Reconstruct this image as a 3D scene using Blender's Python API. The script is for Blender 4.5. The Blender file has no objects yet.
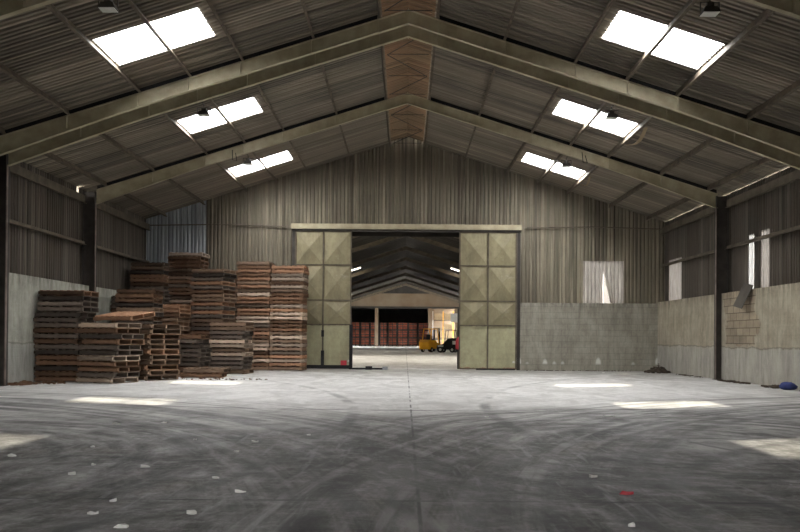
import bpy, math, random
from mathutils import Vector, Matrix
random.seed(7)
S = bpy.context.scene
C = S.collection
CAMH = 1.22
F = 800.0

# ------------------------------------------------------------------ mesh helper
class MB:
    def __init__(s): s.v = []; s.f = []
    def add(s, vs, fs):
        n = len(s.v); s.v += [tuple(v) for v in vs]; s.f += [tuple(i + n for i in f) for f in fs]
        return s
    def box(s, x0, x1, y0, y1, z0, z1, M=None):
        vs = [Vector(p) for p in ((x0,y0,z0),(x1,y0,z0),(x1,y1,z0),(x0,y1,z0),(x0,y0,z1),(x1,y0,z1),(x1,y1,z1),(x0,y1,z1))]
        if M is not None: vs = [M @ v for v in vs]
        return s.add(vs, [(3,2,1,0),(4,5,6,7),(0,1,5,4),(1,2,6,5),(2,3,7,6),(3,0,4,7)])
    def bar(s, a, b, w, h, up=(0,0,1)):
        a = Vector(a); b = Vector(b); d = (b-a).normalized(); up = Vector(up)
        sd = d.cross(up).normalized(); u = sd.cross(d).normalized()
        vs = []
        for p in (a, b):
            for (i, j) in ((-1,-1),(1,-1),(1,1),(-1,1)): vs.append(p + sd*i*w/2 + u*j*h/2)
        return s.add(vs, [(0,1,2,3),(7,6,5,4),(0,4,5,1),(1,5,6,2),(2,6,7,3),(3,7,4,0)])
    def tube(s, pts, r, n=8):
        pts = [Vector(p) for p in pts]; vs = []; k = len(pts)
        for i, p in enumerate(pts):
            d = (pts[min(i+1,k-1)] - pts[max(i-1,0)]).normalized()
            q = Vector((0,0,1)) if abs(d.z) < .9 else Vector((1,0,0))
            a = d.cross(q).normalized(); b = d.cross(a)
            rr = r[i] if isinstance(r, (list, tuple)) else r
            for j in range(n):
                t = 2*math.pi*j/n; vs.append(p + a*math.cos(t)*rr + b*math.sin(t)*rr)
        fs = [(i*n+j, i*n+(j+1)%n, (i+1)*n+(j+1)%n, (i+1)*n+j) for i in range(k-1) for j in range(n)]
        fs += [tuple(range(n))[::-1], tuple((k-1)*n+j for j in range(n))]
        return s.add(vs, fs)
    def prism(s, poly, thick, axis, at):
        """poly of 2D points, extruded along axis ('x','y','z') from at to at+thick"""
        n = len(poly)
        def P(p, t):
            if axis == 'y': return (p[0], t, p[1])
            if axis == 'x': return (t, p[0], p[1])
            return (p[0], p[1], t)
        vs = [P(p, at) for p in poly] + [P(p, at+thick) for p in poly]
        return s.add(vs, [tuple(range(n))[::-1], tuple(range(n, 2*n))] + [(i, (i+1)%n, n+(i+1)%n, n+i) for i in range(n)])
    def build(s, name, mat, parent=None, loc=(0,0,0), smooth=False, kind=None):
        me = bpy.data.meshes.new(name); me.from_pydata(s.v, [], s.f)
        import bmesh
        b = bmesh.new(); b.from_mesh(me)
        if not getattr(s, 'open', False): bmesh.ops.recalc_face_normals(b, faces=b.faces)
        b.to_mesh(me); b.free()
        me.materials.append(mat)
        if smooth: me.polygons.foreach_set('use_smooth', [True]*len(me.polygons))
        o = bpy.data.objects.new(name, me); C.objects.link(o); o.location = loc
        if parent is not None: o.parent = parent
        if kind: o['kind'] = kind
        return o

def tag(o, label=None, cat=None, group=None, kind=None):
    if label: o['label'] = label
    if cat: o['category'] = cat
    if group: o['group'] = group
    if kind: o['kind'] = kind
    return o
def empty(name, loc=(0,0,0), label=None, cat=None, group=None, kind=None, rz=0):
    o = bpy.data.objects.new(name, None); C.objects.link(o); o.location = loc; o.rotation_euler = (0,0,rz)
    o.empty_display_size = .2
    return tag(o, label, cat, group, kind)

# ------------------------------------------------------------------ materials
def lin(c): return tuple(((x/255)/12.92 if x/255 <= .04045 else ((x/255+.055)/1.055)**2.4) for x in c)
class NM:
    def __init__(s, name, rough=.8, metal=0.0, spec=.3):
        s.m = bpy.data.materials.new(name); s.m.use_nodes = True
        s.t = s.m.node_tree; s.n = s.t.nodes; s.n.clear()
        s.out = s.n.new('ShaderNodeOutputMaterial'); s.b = s.n.new('ShaderNodeBsdfPrincipled')
        s.L(s.b.outputs[0], s.out.inputs[0])
        s.b.inputs['Roughness'].default_value = rough; s.b.inputs['Metallic'].default_value = metal
        s.b.inputs['Specular IOR Level'].default_value = spec
        s.geo = s.n.new('ShaderNodeTexCoord').outputs['Object']
    def L(s, a, b): s.t.links.new(a, b)
    def mapv(s, scale, v=None, loc=(0,0,0)):
        m = s.n.new('ShaderNodeMapping'); m.inputs['Scale'].default_value = scale; m.inputs['Location'].default_value = loc
        s.L(v or s.geo, m.inputs[0]); return m.outputs[0]
    def noise(s, scale, vec=None, det=4, rough=.6, lo=.35, hi=.65, dist=0):
        n = s.n.new('ShaderNodeTexNoise'); n.inputs['Scale'].default_value = scale; n.inputs['Detail'].default_value = det
        n.inputs['Roughness'].default_value = rough; n.inputs['Distortion'].default_value = dist
        s.L(vec or s.geo, n.inputs['Vector'])
        return s.rng(n.outputs[0], lo, hi)
    def rng(s, v, lo, hi, a=0, b=1):
        r = s.n.new('ShaderNodeMapRange'); r.inputs[1].default_value = lo; r.inputs[2].default_value = hi
        r.inputs[3].default_value = a; r.inputs[4].default_value = b; s.L(v, r.inputs[0]); return r.outputs[0]
    def math(s, op, a, b=None, clamp=False):
        m = s.n.new('ShaderNodeMath'); m.operation = op; m.use_clamp = clamp
        for i, x in enumerate((a, b)):
            if x is None: continue
            if isinstance(x, (int, float)): m.inputs[i].default_value = x
            else: s.L(x, m.inputs[i])
        return m.outputs[0]
    def mix(s, f, a, b, mode='MIX'):
        m = s.n.new('ShaderNodeMix'); m.data_type = 'RGBA'; m.blend_type = mode
        if isinstance(f, (int, float)): m.inputs[0].default_value = f
        else: s.L(f, m.inputs[0])
        for i, x in ((6, a), (7, b)):
            if isinstance(x, tuple): m.inputs[i].default_value = (*x[:3], 1)
            else: s.L(x, m.inputs[i])
        return m.outputs[2]
    def xyz(s, v=None):
        n = s.n.new('ShaderNodeSeparateXYZ'); s.L(v or s.geo, n.inputs[0]); return n.outputs
    def col(s, c):
        if isinstance(c, tuple): s.b.inputs['Base Color'].default_value = (*c[:3], 1)
        else: s.L(c, s.b.inputs['Base Color'])
        return s
    def bump(s, h, dist=.01, st=.6):
        b = s.n.new('ShaderNodeBump'); b.inputs['Distance'].default_value = dist; b.inputs['Strength'].default_value = st
        s.L(h, b.inputs['Height']); s.L(b.outputs[0], s.b.inputs['Normal'])
        return s

def simple(name, c, c2=None, scale=6, rough=.8, metal=0, spec=.3, sc=(1,1,1)):
    m = NM(name, rough, metal, spec)
    if c2 is None: c2 = tuple(x*.6 for x in c)
    n = m.noise(scale, m.mapv(sc)); m.col(m.mix(n, c, c2)); m.bump(n, .004, .3)
    return m.m

def mat_floor():
    m = NM('dirty_concrete', .6, 0, .35)
    x, y, z = m.xyz()
    fine2 = m.noise(3.2, m.mapv((.8, 1.3, 1)), 12, .9, .45, .55)
    big = m.noise(.35, None, 6, .65, .35, .68)
    mid = m.noise(1.3, m.mapv((1, .6, 1)), 10, .78, .42, .58, .6)
    fine = m.noise(9, m.mapv((1, .5, 1)), 8, .85, .40, .60)
    streak = m.noise(2.0, m.mapv((.35, 2.6, 1)), 6, .7, .42, .6, .4)
    # paler mix towards the far half, darker blotchy mix on the near apron
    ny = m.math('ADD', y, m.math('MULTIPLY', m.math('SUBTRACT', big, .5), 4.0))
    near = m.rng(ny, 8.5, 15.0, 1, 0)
    pale_conc = m.mix(m.math('MULTIPLY', fine, .35), (.80,.795,.78), (.46,.45,.43))
    far = m.mix(m.math('MULTIPLY', mid, .45), pale_conc, (.32,.31,.29))
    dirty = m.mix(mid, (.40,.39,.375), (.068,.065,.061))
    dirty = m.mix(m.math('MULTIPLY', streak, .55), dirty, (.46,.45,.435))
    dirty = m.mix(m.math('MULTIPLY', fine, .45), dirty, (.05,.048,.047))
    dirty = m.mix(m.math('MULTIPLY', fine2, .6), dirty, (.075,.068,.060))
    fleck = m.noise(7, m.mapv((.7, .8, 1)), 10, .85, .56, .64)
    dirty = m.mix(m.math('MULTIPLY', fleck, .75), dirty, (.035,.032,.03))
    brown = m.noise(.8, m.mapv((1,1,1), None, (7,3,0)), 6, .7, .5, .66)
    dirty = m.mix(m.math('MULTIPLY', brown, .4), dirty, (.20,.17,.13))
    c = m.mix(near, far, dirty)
    # the strip close to the back wall is dirtier again
    bw = m.rng(m.math('ADD', y, m.math('MULTIPLY', mid, 1.5)), 24, 30, 0, .75)
    bw2 = m.rng(y, 30.9, 31.6, 1, 0)
    c = m.mix(m.math('MULTIPLY', bw, bw2), c, (.20,.19,.165))
    # tyre tracks
    arcs = [(-12.2,3,11.7,.13),(-12.2,3,12.15,.10),(-12.2,3,13.3,.13),(-10.5,4.5,10.9,.10),(-13.5,2,14.0,.08),(-13.5,2,14.6,.10),
            (13.0,4,12.6,.12),(13.0,4,12.1,.09),(14.5,3,13.1,.13),(11.0,6,9.0,.10),(11.0,6,9.5,.09),(9.5,3.0,8.2,.10),
            (3.6,8.6,1.35,.06),(3.6,8.6,1.55,.03),(-3.2,7.2,.95,.05),(4.4,6.6,1.0,.05),(0,31,17.5,.1),(-5.6,6,2.2,.05),(6,10,2.6,.05),(-20,12,19.2,.1),(21,13,19.6,.1)]
    tot = None
    for cx, cy, r, w in arcs:
        dx = m.math('SUBTRACT', x, cx); dy = m.math('SUBTRACT', y, cy)
        d = m.math('SQRT', m.math('ADD', m.math('MULTIPLY', dx, dx), m.math('MULTIPLY', dy, dy)))
        a = m.rng(m.math('ABSOLUTE', m.math('SUBTRACT', d, r)), w*.5, w*1.3, 1, 0)
        tot = a if tot is None else m.math('MAXIMUM', tot, a)
    def polar(cx, cy, r0, r1, seed):
        dx = m.math('SUBTRACT', x, cx); dy = m.math('SUBTRACT', y, cy)
        r = m.math('SQRT', m.math('ADD', m.math('MULTIPLY', dx, dx), m.math('MULTIPLY', dy, dy)))
        an = m.math('ARCTAN2', dy, dx)
        cb = m.n.new('ShaderNodeCombineXYZ'); m.L(m.math('MULTIPLY', r, 4.2), cb.inputs[0]); m.L(m.math('MULTIPLY', an, 2.2), cb.inputs[1]); cb.inputs[2].default_value = seed
        n = m.noise(1.0, cb.outputs[0], 5, .65, .42, .60)
        l = m.noise(1.0, m.mapv((1,1,1), cb.outputs[0], (3,1,7)), 4, .6, .52, .62)
        k = m.math('MULTIPLY', m.rng(r, r0, r0+1.0, 0, 1), m.rng(r, r1-1.0, r1, 1, 0))
        return m.math('MULTIPLY', n, k), m.math('MULTIPLY', l, k)
    fade = m.rng(y, 12, 24, .68, .30)
    for q in ((-12.2, 3, 10.6, 15.6, 1.3), (13.2, 4, 11.0, 15.2, 4.1), (3.4, 9.4, .4, 5.2, 8.8), (-6, 7.5, .5, 5.0, 2.2)):
        dk, lt = polar(*q)
        c = m.mix(m.math('MULTIPLY', dk, m.math('MULTIPLY', fade, 1.25, True)), c, (.050,.047,.045))
        c = m.mix(m.math('MULTIPLY', m.math('MULTIPLY', lt, fade), .75 if q[2] > 5 else .15), c, (.42,.41,.395))
    brk = m.noise(.8, None, 3, .6, .38, .56)
    trk = m.math('MULTIPLY', m.math('MULTIPLY', tot, brk), m.rng(y, 12, 24, .72, .3))
    c = m.mix(trk, c, (.055,.053,.055))
    light = m.math('MULTIPLY', m.noise(3.0, m.mapv((3,.25,1)), 4, .6, .58, .7), .35)
    c = m.mix(m.math('MULTIPLY', light, near), c, (.42,.42,.42))
    c = m.mix(m.math('MULTIPLY', m.noise(2.0, m.mapv((1,1.2,1), None, (4,4,4)), 12, .9, .5, .62), .4), c, (.50,.49,.47))
    # slab joints
    jx = m.rng(m.math('ABSOLUTE', m.math('SUBTRACT', x, .11)), .008, .02, 1, 0)
    j2 = m.rng(m.math('ABSOLUTE', m.math('SUBTRACT', m.math('PINGPONG', m.math('ADD', y, 0), 3.0), 0.0)), .012, .03, 1, 0)
    j = m.math('MULTIPLY', m.math('MAXIMUM', jx, j2), m.noise(1.7, None, 2, .5, .40, .55))
    c = m.mix(m.math('MULTIPLY', j, .8), c, (.03,.03,.03))
    # pale flecks
    v = m.n.new('ShaderNodeTexVoronoi'); v.inputs['Scale'].default_value = 3.3; m.L(m.geo, v.inputs['Vector'])
    fl = m.math('MULTIPLY', m.rng(v.outputs[0], .03, .06, 1, 0), m.noise(1.1, None, 2, .5, .52, .6))
    c = m.mix(m.math('MULTIPLY', fl, .5), c, (.6,.6,.6))
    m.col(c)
    m.L(m.rng(mid, 0, 1, .48, .72), m.b.inputs['Roughness'])
    m.bump(m.math('ADD', fine, mid), .012, .35)
    return m.m

def mat_sheet(name, c1, c2, rust, axis, lap=1.02, amt=.5, z_streak=True, streakc=None):
    """corrugated sheet; laps run across `axis`"""
    m = NM(name, .75, 0, .25)
    X = m.xyz()
    sc = {'y': (.25, 3.0, .25), 'x': (3.0, .25, .25)}[axis]
    st = m.noise(1.6, m.mapv(sc), 6, .7, .36, .64)
    sc2 = {'y': (.12, 7.0, .12), 'x': (7.0, .12, .12)}[axis]
    st2 = m.noise(1.0, m.mapv(sc2), 2, .5, .44, .60)
    bl = m.noise(.6, None, 5, .6, .4, .65)
    c = m.mix(st, c1, c2)
    c = m.mix(m.math('MULTIPLY', st2, .55), c, tuple(q*.45 for q in c2))
    st3 = m.noise(1.0, m.mapv(sc2, None, (5,9,3)), 2, .5, .57, .64)
    c = m.mix(m.math('MULTIPLY', st3, .5), c, tuple(min(1,q*1.9) for q in c1))
    c = m.mix(m.math('MULTIPLY', bl, amt), c, rust)
    k = X[1] if axis == 'y' else X[0]
    fr = m.math('FRACT', m.math('DIVIDE', m.math('ADD', k, 50.0), lap))
    lapm = m.rng(fr, .965, .975, 0, 1)
    c = m.mix(m.math('MULTIPLY', lapm, .75), c, tuple(q*.18 for q in c1))
    # every sheet weathers a little differently
    sh = m.n.new('ShaderNodeTexWhiteNoise'); sh.noise_dimensions = '1D'
    m.L(m.math('FLOOR', m.math('DIVIDE', m.math('ADD', k, 50.0), lap)), sh.inputs['W'])
    c = m.mix(m.math('MULTIPLY', sh.outputs[0], .35), c, tuple(min(1, q*1.5) for q in c1))
    m.col(c)
    return m.m

def mat_block(name, base, dark, z_top, axis='x', bands=True, exposed=None, spots=True, mort=.33):
    """rendered block wall, mortar courses showing, grime and scrapes"""
    m = NM(name, .9, 0, .2)
    X = m.xyz()
    along = X[0] if axis == 'x' else X[1]
    cb = m.n.new('ShaderNodeCombineXYZ'); m.L(along, cb.inputs[0]); m.L(X[2], cb.inputs[1])
    bk = m.n.new('ShaderNodeTexBrick'); m.L(cb.outputs[0], bk.inputs['Vector'])
    bk.inputs['Scale'].default_value = 1; bk.inputs['Brick Width'].default_value = .45; bk.inputs['Row Height'].default_value = .225
    bk.inputs['Mortar Size'].default_value = .012; bk.inputs['Mortar Smooth'].default_value = .3
    bk.inputs['Color1'].default_value = (1,1,1,1); bk.inputs['Color2'].default_value = (.78,.78,.78,1); bk.inputs['Mortar'].default_value = (.35,.35,.35,1)
    n1 = m.noise(.9, m.mapv((1,1,1.3)), 8, .7, .35, .65, .3)
    n2 = m.noise(7, None, 8, .75, .35, .65)
    vs = m.noise(1.6, m.mapv((2.5,2.5,.45)), 8, .75, .42, .66, .5)
    c = m.mix(n1, base, dark)
    c = m.mix(m.math('MULTIPLY', n2, .4), c, tuple(min(1, q*1.25) for q in base))
    c = m.mix(m.math('MULTIPLY', vs, .45), c, tuple(q*.45 for q in dark))
    if exposed:   # bare blocks where the render has come off
        y0, y1, z0, z1 = exposed
        wob = m.math('MULTIPLY', m.math('SUBTRACT', m.noise(1.2, None, 5, .6, .2, .8), .5), .9)
        a = m.rng(m.math('ADD', along, wob), y0, y0+.08, 0, 1); b = m.rng(m.math('ADD', along, wob), y1-.08, y1, 1, 0)
        z = m.rng(m.math('ADD', X[2], m.math('MULTIPLY', wob, .35)), z0, z0+.04, 0, 1)
        msk = m.math('MULTIPLY', m.math('MULTIPLY', a, b), z)
        bare = m.mix(n1, (.42,.35,.25), (.26,.215,.16))
        bare = m.mix(1.0, bare, bk.outputs[0], 'MULTIPLY')
        c = m.mix(msk, c, bare)
    else:
        msk = .0
    c = m.mix(mort if not exposed else .06, c, m.mix(1.0, c, bk.outputs[0], 'MULTIPLY'))
    if bands:
        wz = m.math('ADD', X[2], m.math('MULTIPLY', m.math('SUBTRACT', n1, .5), .10))
        lo = m.rng(wz, .98, 1.03, 1, 0)
        c = m.mix(m.math('MULTIPLY', lo, .55), c, m.mix(vs, (.40,.40,.38), (.25,.25,.235)))
        edge = m.math('MULTIPLY', m.rng(m.math('ABSOLUTE', m.math('SUBTRACT', wz, 1.02)), .0, .035, 1, 0), .5)
        c = m.mix(edge, c, (.06,.055,.045))
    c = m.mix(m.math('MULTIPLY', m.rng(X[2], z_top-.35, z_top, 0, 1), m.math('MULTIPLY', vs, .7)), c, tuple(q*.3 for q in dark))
    if spots:
        v = m.n.new('ShaderNodeTexVoronoi'); v.inputs['Scale'].default_value = 3.0; v.inputs['Randomness'].default_value = .55
        cc = m.n.new('ShaderNodeCombineXYZ'); m.L(along, cc.inputs[0]); m.L(m.math('MULTIPLY', X[2], .45), cc.inputs[1])
        m.L(cc.outputs[0], v.inputs['Vector'])
        zz = m.math('MULTIPLY', m.rng(X[2], .22, .3, 0, 1), m.rng(X[2], .52, .62, 1, 0))
        s = m.math('MULTIPLY', m.rng(v.outputs[0], .22, .36, 1, 0), zz)
        c = m.mix(m.math('MULTIPLY', s, .8), c, (.72,.72,.68))
    m.col(c); m.bump(m.math('ADD', n2, bk.outputs[0]), .01, .4)
    return m.m

M = {}
M['floor'] = mat_floor()
M['roof'] = mat_sheet('fibre_cement_roof', (.255,.22,.172), (.125,.108,.085), (.09,.08,.068), 'y', amt=.55)
M['roof2'] = mat_sheet('far_dark_roof', (.035,.03,.024), (.02,.017,.014), (.02,.016,.012), 'y')  # near-black sheets for the far hall roof
M['ridge'] = mat_sheet('rusted_ridge_sheet', (.15,.105,.062), (.085,.062,.038), (.22,.11,.06), 'y')
M['clad_side'] = mat_sheet('dark_wall_cladding', (.118,.102,.084), (.062,.054,.045), (.09,.068,.048), 'y', amt=.4)
M['clad_back'] = mat_sheet('olive_wall_cladding', (.225,.20,.15), (.12,.105,.077), (.08,.065,.048), 'x', amt=.5)
M['clad_blue'] = mat_sheet('bluish_galvanised_cladding', (.42,.45,.47), (.26,.29,.31), (.2,.2,.2), 'x', amt=.3)
M['steel'] = simple('olive_painted_steel', (.42,.375,.255), (.30,.26,.17), 2.5, .6)
M['steel_dark'] = simple('dark_painted_steel', (.060,.052,.045), (.035,.030,.026), 3, .6)
M['steel_red'] = simple('pale_edge_steel', (.22,.175,.155), (.13,.10,.085), 4, .6)
M['purlin'] = simple('rusty_purlin_steel', (.14,.112,.078), (.075,.058,.042), 5, .7)
M['girt'] = simple('brown_rail_steel', (.15,.125,.09), (.085,.07,.05), 3, .7)
M['wire'] = simple('dark_wire', (.03,.028,.026))
M['block_back'] = mat_block('grey_blockwork', (.37,.35,.29), (.25,.235,.195), 2.62, 'x', bands=False)
M['block_left'] = mat_block('rendered_wall_left', (.44,.44,.38), (.27,.27,.225), 2.77, 'y', spots=False, mort=0.0)
M['block_right'] = mat_block('rendered_wall_right', (.43,.39,.30), (.27,.24,.18), 2.68, 'y', exposed=(22.3, 24.5, 1.05, 9), spots=False)
M['black'] = simple('black_rubber', (.02,.02,.022))
M['paper'] = simple('white_paper', (.8,.8,.78), (.65,.65,.62))
M['redp'] = simple('faded_red_plastic', (.6,.06,.08), (.45,.05,.06))
M['bluep'] = simple('blue_cloth', (.05,.07,.22), (.03,.04,.12))
M['yellow'] = simple('yellow_paint', (.95,.50,.02), (.85,.40,.02), 3, .45)
M['grey'] = simple('grey_metal', (.35,.36,.38), (.25,.26,.28))
M['white'] = simple('offwhite_paint', (.75,.75,.72), (.6,.6,.57))
M['beige'] = simple('beige_render', (.20,.16,.115), (.16,.115,.075), .5, .9)
M['crate'] = simple('brick_red_crate', (.24,.065,.035), (.13,.04,.022), 2, .9)
M['carton'] = simple('tan_carton', (.38,.30,.19), (.28,.21,.13), 2, .9)
M['rubble'] = simple('brown_rubble', (.10,.075,.055), (.05,.04,.03), 8, .95)
M['glassw'] = simple('frosted_lamp_glass', (.75,.75,.70), (.65,.65,.6), 3, .3)
M['darkwall'] = simple('far_dark_wall', (.05,.045,.04), (.03,.028,.025), 1, .9)  # near-black tone used in the far hall
M['metalsheet'] = simple('bent_steel_sheet', (.09,.08,.065), (.06,.052,.042), 3, .6)

def mat_doors():
    m = NM('olive_door_sheet', .6, 0, .35)
    X = m.xyz()
    n1 = m.noise(1.4, m.mapv((1.5,1,.7)), 8, .7, .35, .65, .4); n2 = m.noise(6, None, 6, .7, .4, .65)
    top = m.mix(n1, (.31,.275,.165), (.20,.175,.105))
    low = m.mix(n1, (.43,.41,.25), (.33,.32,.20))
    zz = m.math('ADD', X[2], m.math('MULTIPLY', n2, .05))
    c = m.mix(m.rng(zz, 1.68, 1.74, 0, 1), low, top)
    c = m.mix(m.math('MULTIPLY', n2, .3), c, (.16,.13,.08))
    sm = m.math('MULTIPLY', m.noise(1.5, m.mapv((1,1,1.6), None, (3,0,0)), 8, .75, .60, .70), .28)
    c = m.mix(sm, c, (.60,.58,.50))
    v = m.n.new('ShaderNodeTexVoronoi'); v.inputs['Scale'].default_value = 3.2; v.inputs['Randomness'].default_value = .5
    cc = m.n.new('ShaderNodeCombineXYZ'); m.L(X[0], cc.inputs[0]); m.L(m.math('MULTIPLY', X[2], .5), cc.inputs[1]); m.L(cc.outputs[0], v.inputs['Vector'])
    zb = m.math('MULTIPLY', m.rng(X[2], .26, .32, 0, 1), m.rng(X[2], .44, .5, 1, 0))
    c = m.mix(m.math('MULTIPLY', m.math('MULTIPLY', m.rng(v.outputs[0], .12, .22, 1, 0), zb), .7), c, (.75,.75,.7))
    rd = m.math('MULTIPLY', m.rng(m.math('ADD', X[2], m.math('MULTIPLY', n2, .08)), .10, .14, 1, 0), .75)
    c = m.mix(rd, c, (.22,.07,.05))
    m.col(c); m.bump(n2, .004, .3)
    return m.m
M['door'] = mat_doors()

def mat_wood(name, c1, c2, hl):
    m = NM(name, .85, 0, .2)
    n = m.noise(3, m.mapv((.6,3,6)), 6, .7, .35, .65); n2 = m.noise(14, m.mapv((.5,3,5)), 5, .7, .4, .6)
    c = m.mix(n, c1, c2); c = m.mix(m.math('MULTIPLY', n2, .4), c, hl)
    oi = m.n.new('ShaderNodeObjectInfo')
    hsv = m.n.new('ShaderNodeHueSaturation'); m.L(c, hsv.inputs['Color'])
    m.L(m.rng(oi.outputs['Random'], 0, 1, .4, 1.7), hsv.inputs['Value'])
    m.col(hsv.outputs[0]); m.bump(n2, .004, .4)
    return m.m
W = [mat_wood('wood_aged_grey', (.115,.090,.072), (.06,.046,.037), (.20,.165,.135)),
     mat_wood('wood_dark_brown', (.15,.085,.050), (.08,.048,.03), (.24,.14,.085)),
     mat_wood('wood_orange_brown', (.31,.165,.095), (.17,.085,.05), (.50,.33,.21)),
     mat_wood('wood_pale_worn', (.42,.33,.25), (.28,.20,.145), (.62,.52,.42)),
     mat_wood('wood_mid_brown', (.20,.135,.09), (.12,.08,.055), (.30,.21,.15))]

def mat_translucent(name, t, tint=(.92,.95,1), k=.75):
    m = bpy.data.materials.new(name); m.use_nodes = True; nt = m.node_tree; nt.nodes.clear()
    o = nt.nodes.new('ShaderNodeOutputMaterial'); a = nt.nodes.new('ShaderNodeBsdfTransparent'); b = nt.nodes.new('ShaderNodeBsdfTranslucent')
    mx = nt.nodes.new('ShaderNodeMixShader'); mx.inputs[0].default_value = t
    a.inputs[0].default_value = tuple(q*k for q in tint) + (1,); b.inputs[0].default_value = (*tint, 1)
    nt.links.new(a.outputs[0], mx.inputs[1]); nt.links.new(b.outputs[0], mx.inputs[2]); nt.links.new(mx.outputs[0], o.inputs[0])
    return m
M['skylight'] = mat_translucent('translucent_roof_panel', .3, (.95,.97,1))
M['skylight_far'] = mat_translucent('translucent_roof_panel_dusty', .3, (.85,.8,.7), .6)

def mat_palepanel(name, c, t, tr):
    m = NM(name, .6, 0, .3); n = m.noise(3, m.mapv((3,3,.4)), 6, .7, .35, .65)
    m.col(m.mix(n, c, tuple(q*.55 for q in c)))
    b = m.n.new('ShaderNodeBsdfTranslucent'); b.inputs[0].default_value = (*tr, 1)
    mx = m.n.new('ShaderNodeMixShader'); mx.inputs[0].default_value = t
    m.L(m.b.outputs[0], mx.inputs[1]); m.L(b.outputs[0], mx.inputs[2]); m.L(mx.outputs[0], m.out.inputs[0])
    return m.m
M['pale'] = mat_palepanel('dirty_fibreglass_panel', (.42,.38,.34), .014, (.8,.76,.72))
M['pale2'] = mat_palepanel('clearer_fibreglass_panel', (.5,.5,.48), .03, (.85,.85,.85))

# ------------------------------------------------------------------ dimensions
HW = 10.0            # half width of hall
RX = .03             # ridge x
SL = .318            # roof slope
YB = 31.0            # back wall
def zroof(x): return 7.76 + CAMH - SL*abs(x-RX)        # underside of sheets
def zraf(x):  return 7.29 + CAMH - SL*abs(x-RX)        # underside of rafter
PITCH, AMP = .146, .055
PROF = (0, 0, 0, 0, 0, 0, .5, 1, 1, .5)      # one rib: flat pan, narrow upstanding rib
def rib(a, pitch, amp):
    t = (a/pitch) % 1 * 10; i = int(t) % 10; f = t-int(t)
    return amp*(PROF[i]*(1-f)+PROF[(i+1) % 10]*f)
ROWS = [(15.62,17.12),(21.45,22.9),(27.6,29.0)]
SX0, SX1 = 4.15, 6.19

def wave_grid(along0, along1, cross, P, pitch=PITCH, amp=AMP, skip=None, n=10, lap=1.02, flat=False):
    """corrugated sheet: waves along one axis, straight along `cross` list; P(a,c,h)->xyz"""
    mb = MB(); mb.open = True
    step = pitch/n; N = int(round((along1-along0)/step)); m = len(cross)
    for i in range(N+1):
        a = along0 + i*step
        h = rib(a, pitch, amp) + .012*(((a+50)/lap) % 1)
        for c in cross: mb.v.append(P(a, c, h))
    for i in range(N):
        am = along0 + (i+.5)*step
        for j in range(m-1):
            cm = (cross[j]+cross[j+1])/2
            if skip and skip(am, cm): continue
            mb.f.append((i*m+j, i*m+j+1, (i+1)*m+j+1, (i+1)*m+j))
    return mb

# ------------------------------------------------------------------ floor
mb = MB(); mb.box(-14, 14, -14, 150, -.2, 0)
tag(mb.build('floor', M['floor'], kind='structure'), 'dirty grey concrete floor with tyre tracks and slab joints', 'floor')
mb = MB(); mb.box(-60, 60, -80, 220, -.6, -.25)
tag(mb.build('ground', simple('yard_gravel', (.35,.33,.3), (.25,.24,.22), 1), kind='structure'), 'pale yard ground outside the warehouse', 'ground')

# ------------------------------------------------------------------ roofs
def roof(y0, y1, mat, rows, name, label, n=10, pitch=PITCH, amp=AMP):
    root = empty(name, (0, (y0+y1)/2, 0), label, 'ceiling', kind='structure')
    root.location = (0,0,0)
    def inrow(a): return any(r0 < a < r1 for r0, r1 in rows)
    for s in (-1, 1):
        def P(a, c, h, s=s):
            return (RX + s*c, a, 7.76+CAMH - SL*c + h)
        g = wave_grid(y0, y1, [.62, SX0, SX1, 10.35], P, pitch, amp, lambda a, c: inrow(a) and SX0 < c+.0 < SX1, n)
        g.build('roof_sheeting', mat, root)
    g = wave_grid(y0, y1, [-.72, 0, .72], lambda a, c, h: (RX+c, a, 7.76+CAMH-SL*abs(c)+h*.8+.07), pitch, amp, None, n)
    g.build('ridge_sheeting', M['ridge'] if mat is M['roof'] else mat, root)
    return root
roof(-8.0, 31.1, M['roof'], ROWS, 'ceiling', 'pitched corrugated roof of the front hall')
FROWS = [(40,42),(45.5,47.5),(52,54),(73,74.2)]  # first three rows are unseen, added to brighten the far floor
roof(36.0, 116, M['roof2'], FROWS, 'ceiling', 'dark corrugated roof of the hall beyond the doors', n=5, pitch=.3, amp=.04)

wn = 0
WORDN = ['second', 'first', 'middle', 'farthest']
def skylight(s, r0, r1, mat, label, grp, coarse=False):
    global wn
    wn += 1
    root = empty('window_%d' % wn, (0,0,0), label, 'skylight', grp, 'structure')
    mid = 5.08
    for (a, b) in ((SX0, mid-.035), (mid+.035, SX1)):
        g = wave_grid(r0, r1, [a, b], lambda y, c, h: (RX+s*c, y, 7.76+CAMH-SL*c+h+.004), PITCH, AMP, None, 10 if not coarse else 5)
        g.build('pane', mat, root)
    # lap strips round the panel
    f = MB()
    for yy in (r0, r1):
        f.bar((RX+s*SX0, yy, zroof(RX+SX0)+.03), (RX+s*SX1, yy, zroof(RX+SX1)+.03), .04, .03)
    f.build('frame', M['roof'], root)
for i, (r0, r1) in enumerate(ROWS):
    nm = ['nearest the camera', 'between the second and third steel frames', 'just before the back wall'][i]
    for s in (-1, 1):
        skylight(s, r0, r1, M['skylight'], 'bright double skylight on the %s slope, %s' % ('left' if s < 0 else 'right', nm), 'roof skylights of the front hall')
for i, (r0, r1) in enumerate(FROWS):
    for s in (-1, 1):
        skylight(s, r0, r1, M['skylight_far'], 'small skylight far down the dark hall, %s slope, row %s' % ('left' if s < 0 else 'right', ['one, unseen and added for light','two, unseen and added for light','three, unseen and added for light','four'][i]), 'roof skylights of the far hall', True)

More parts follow.
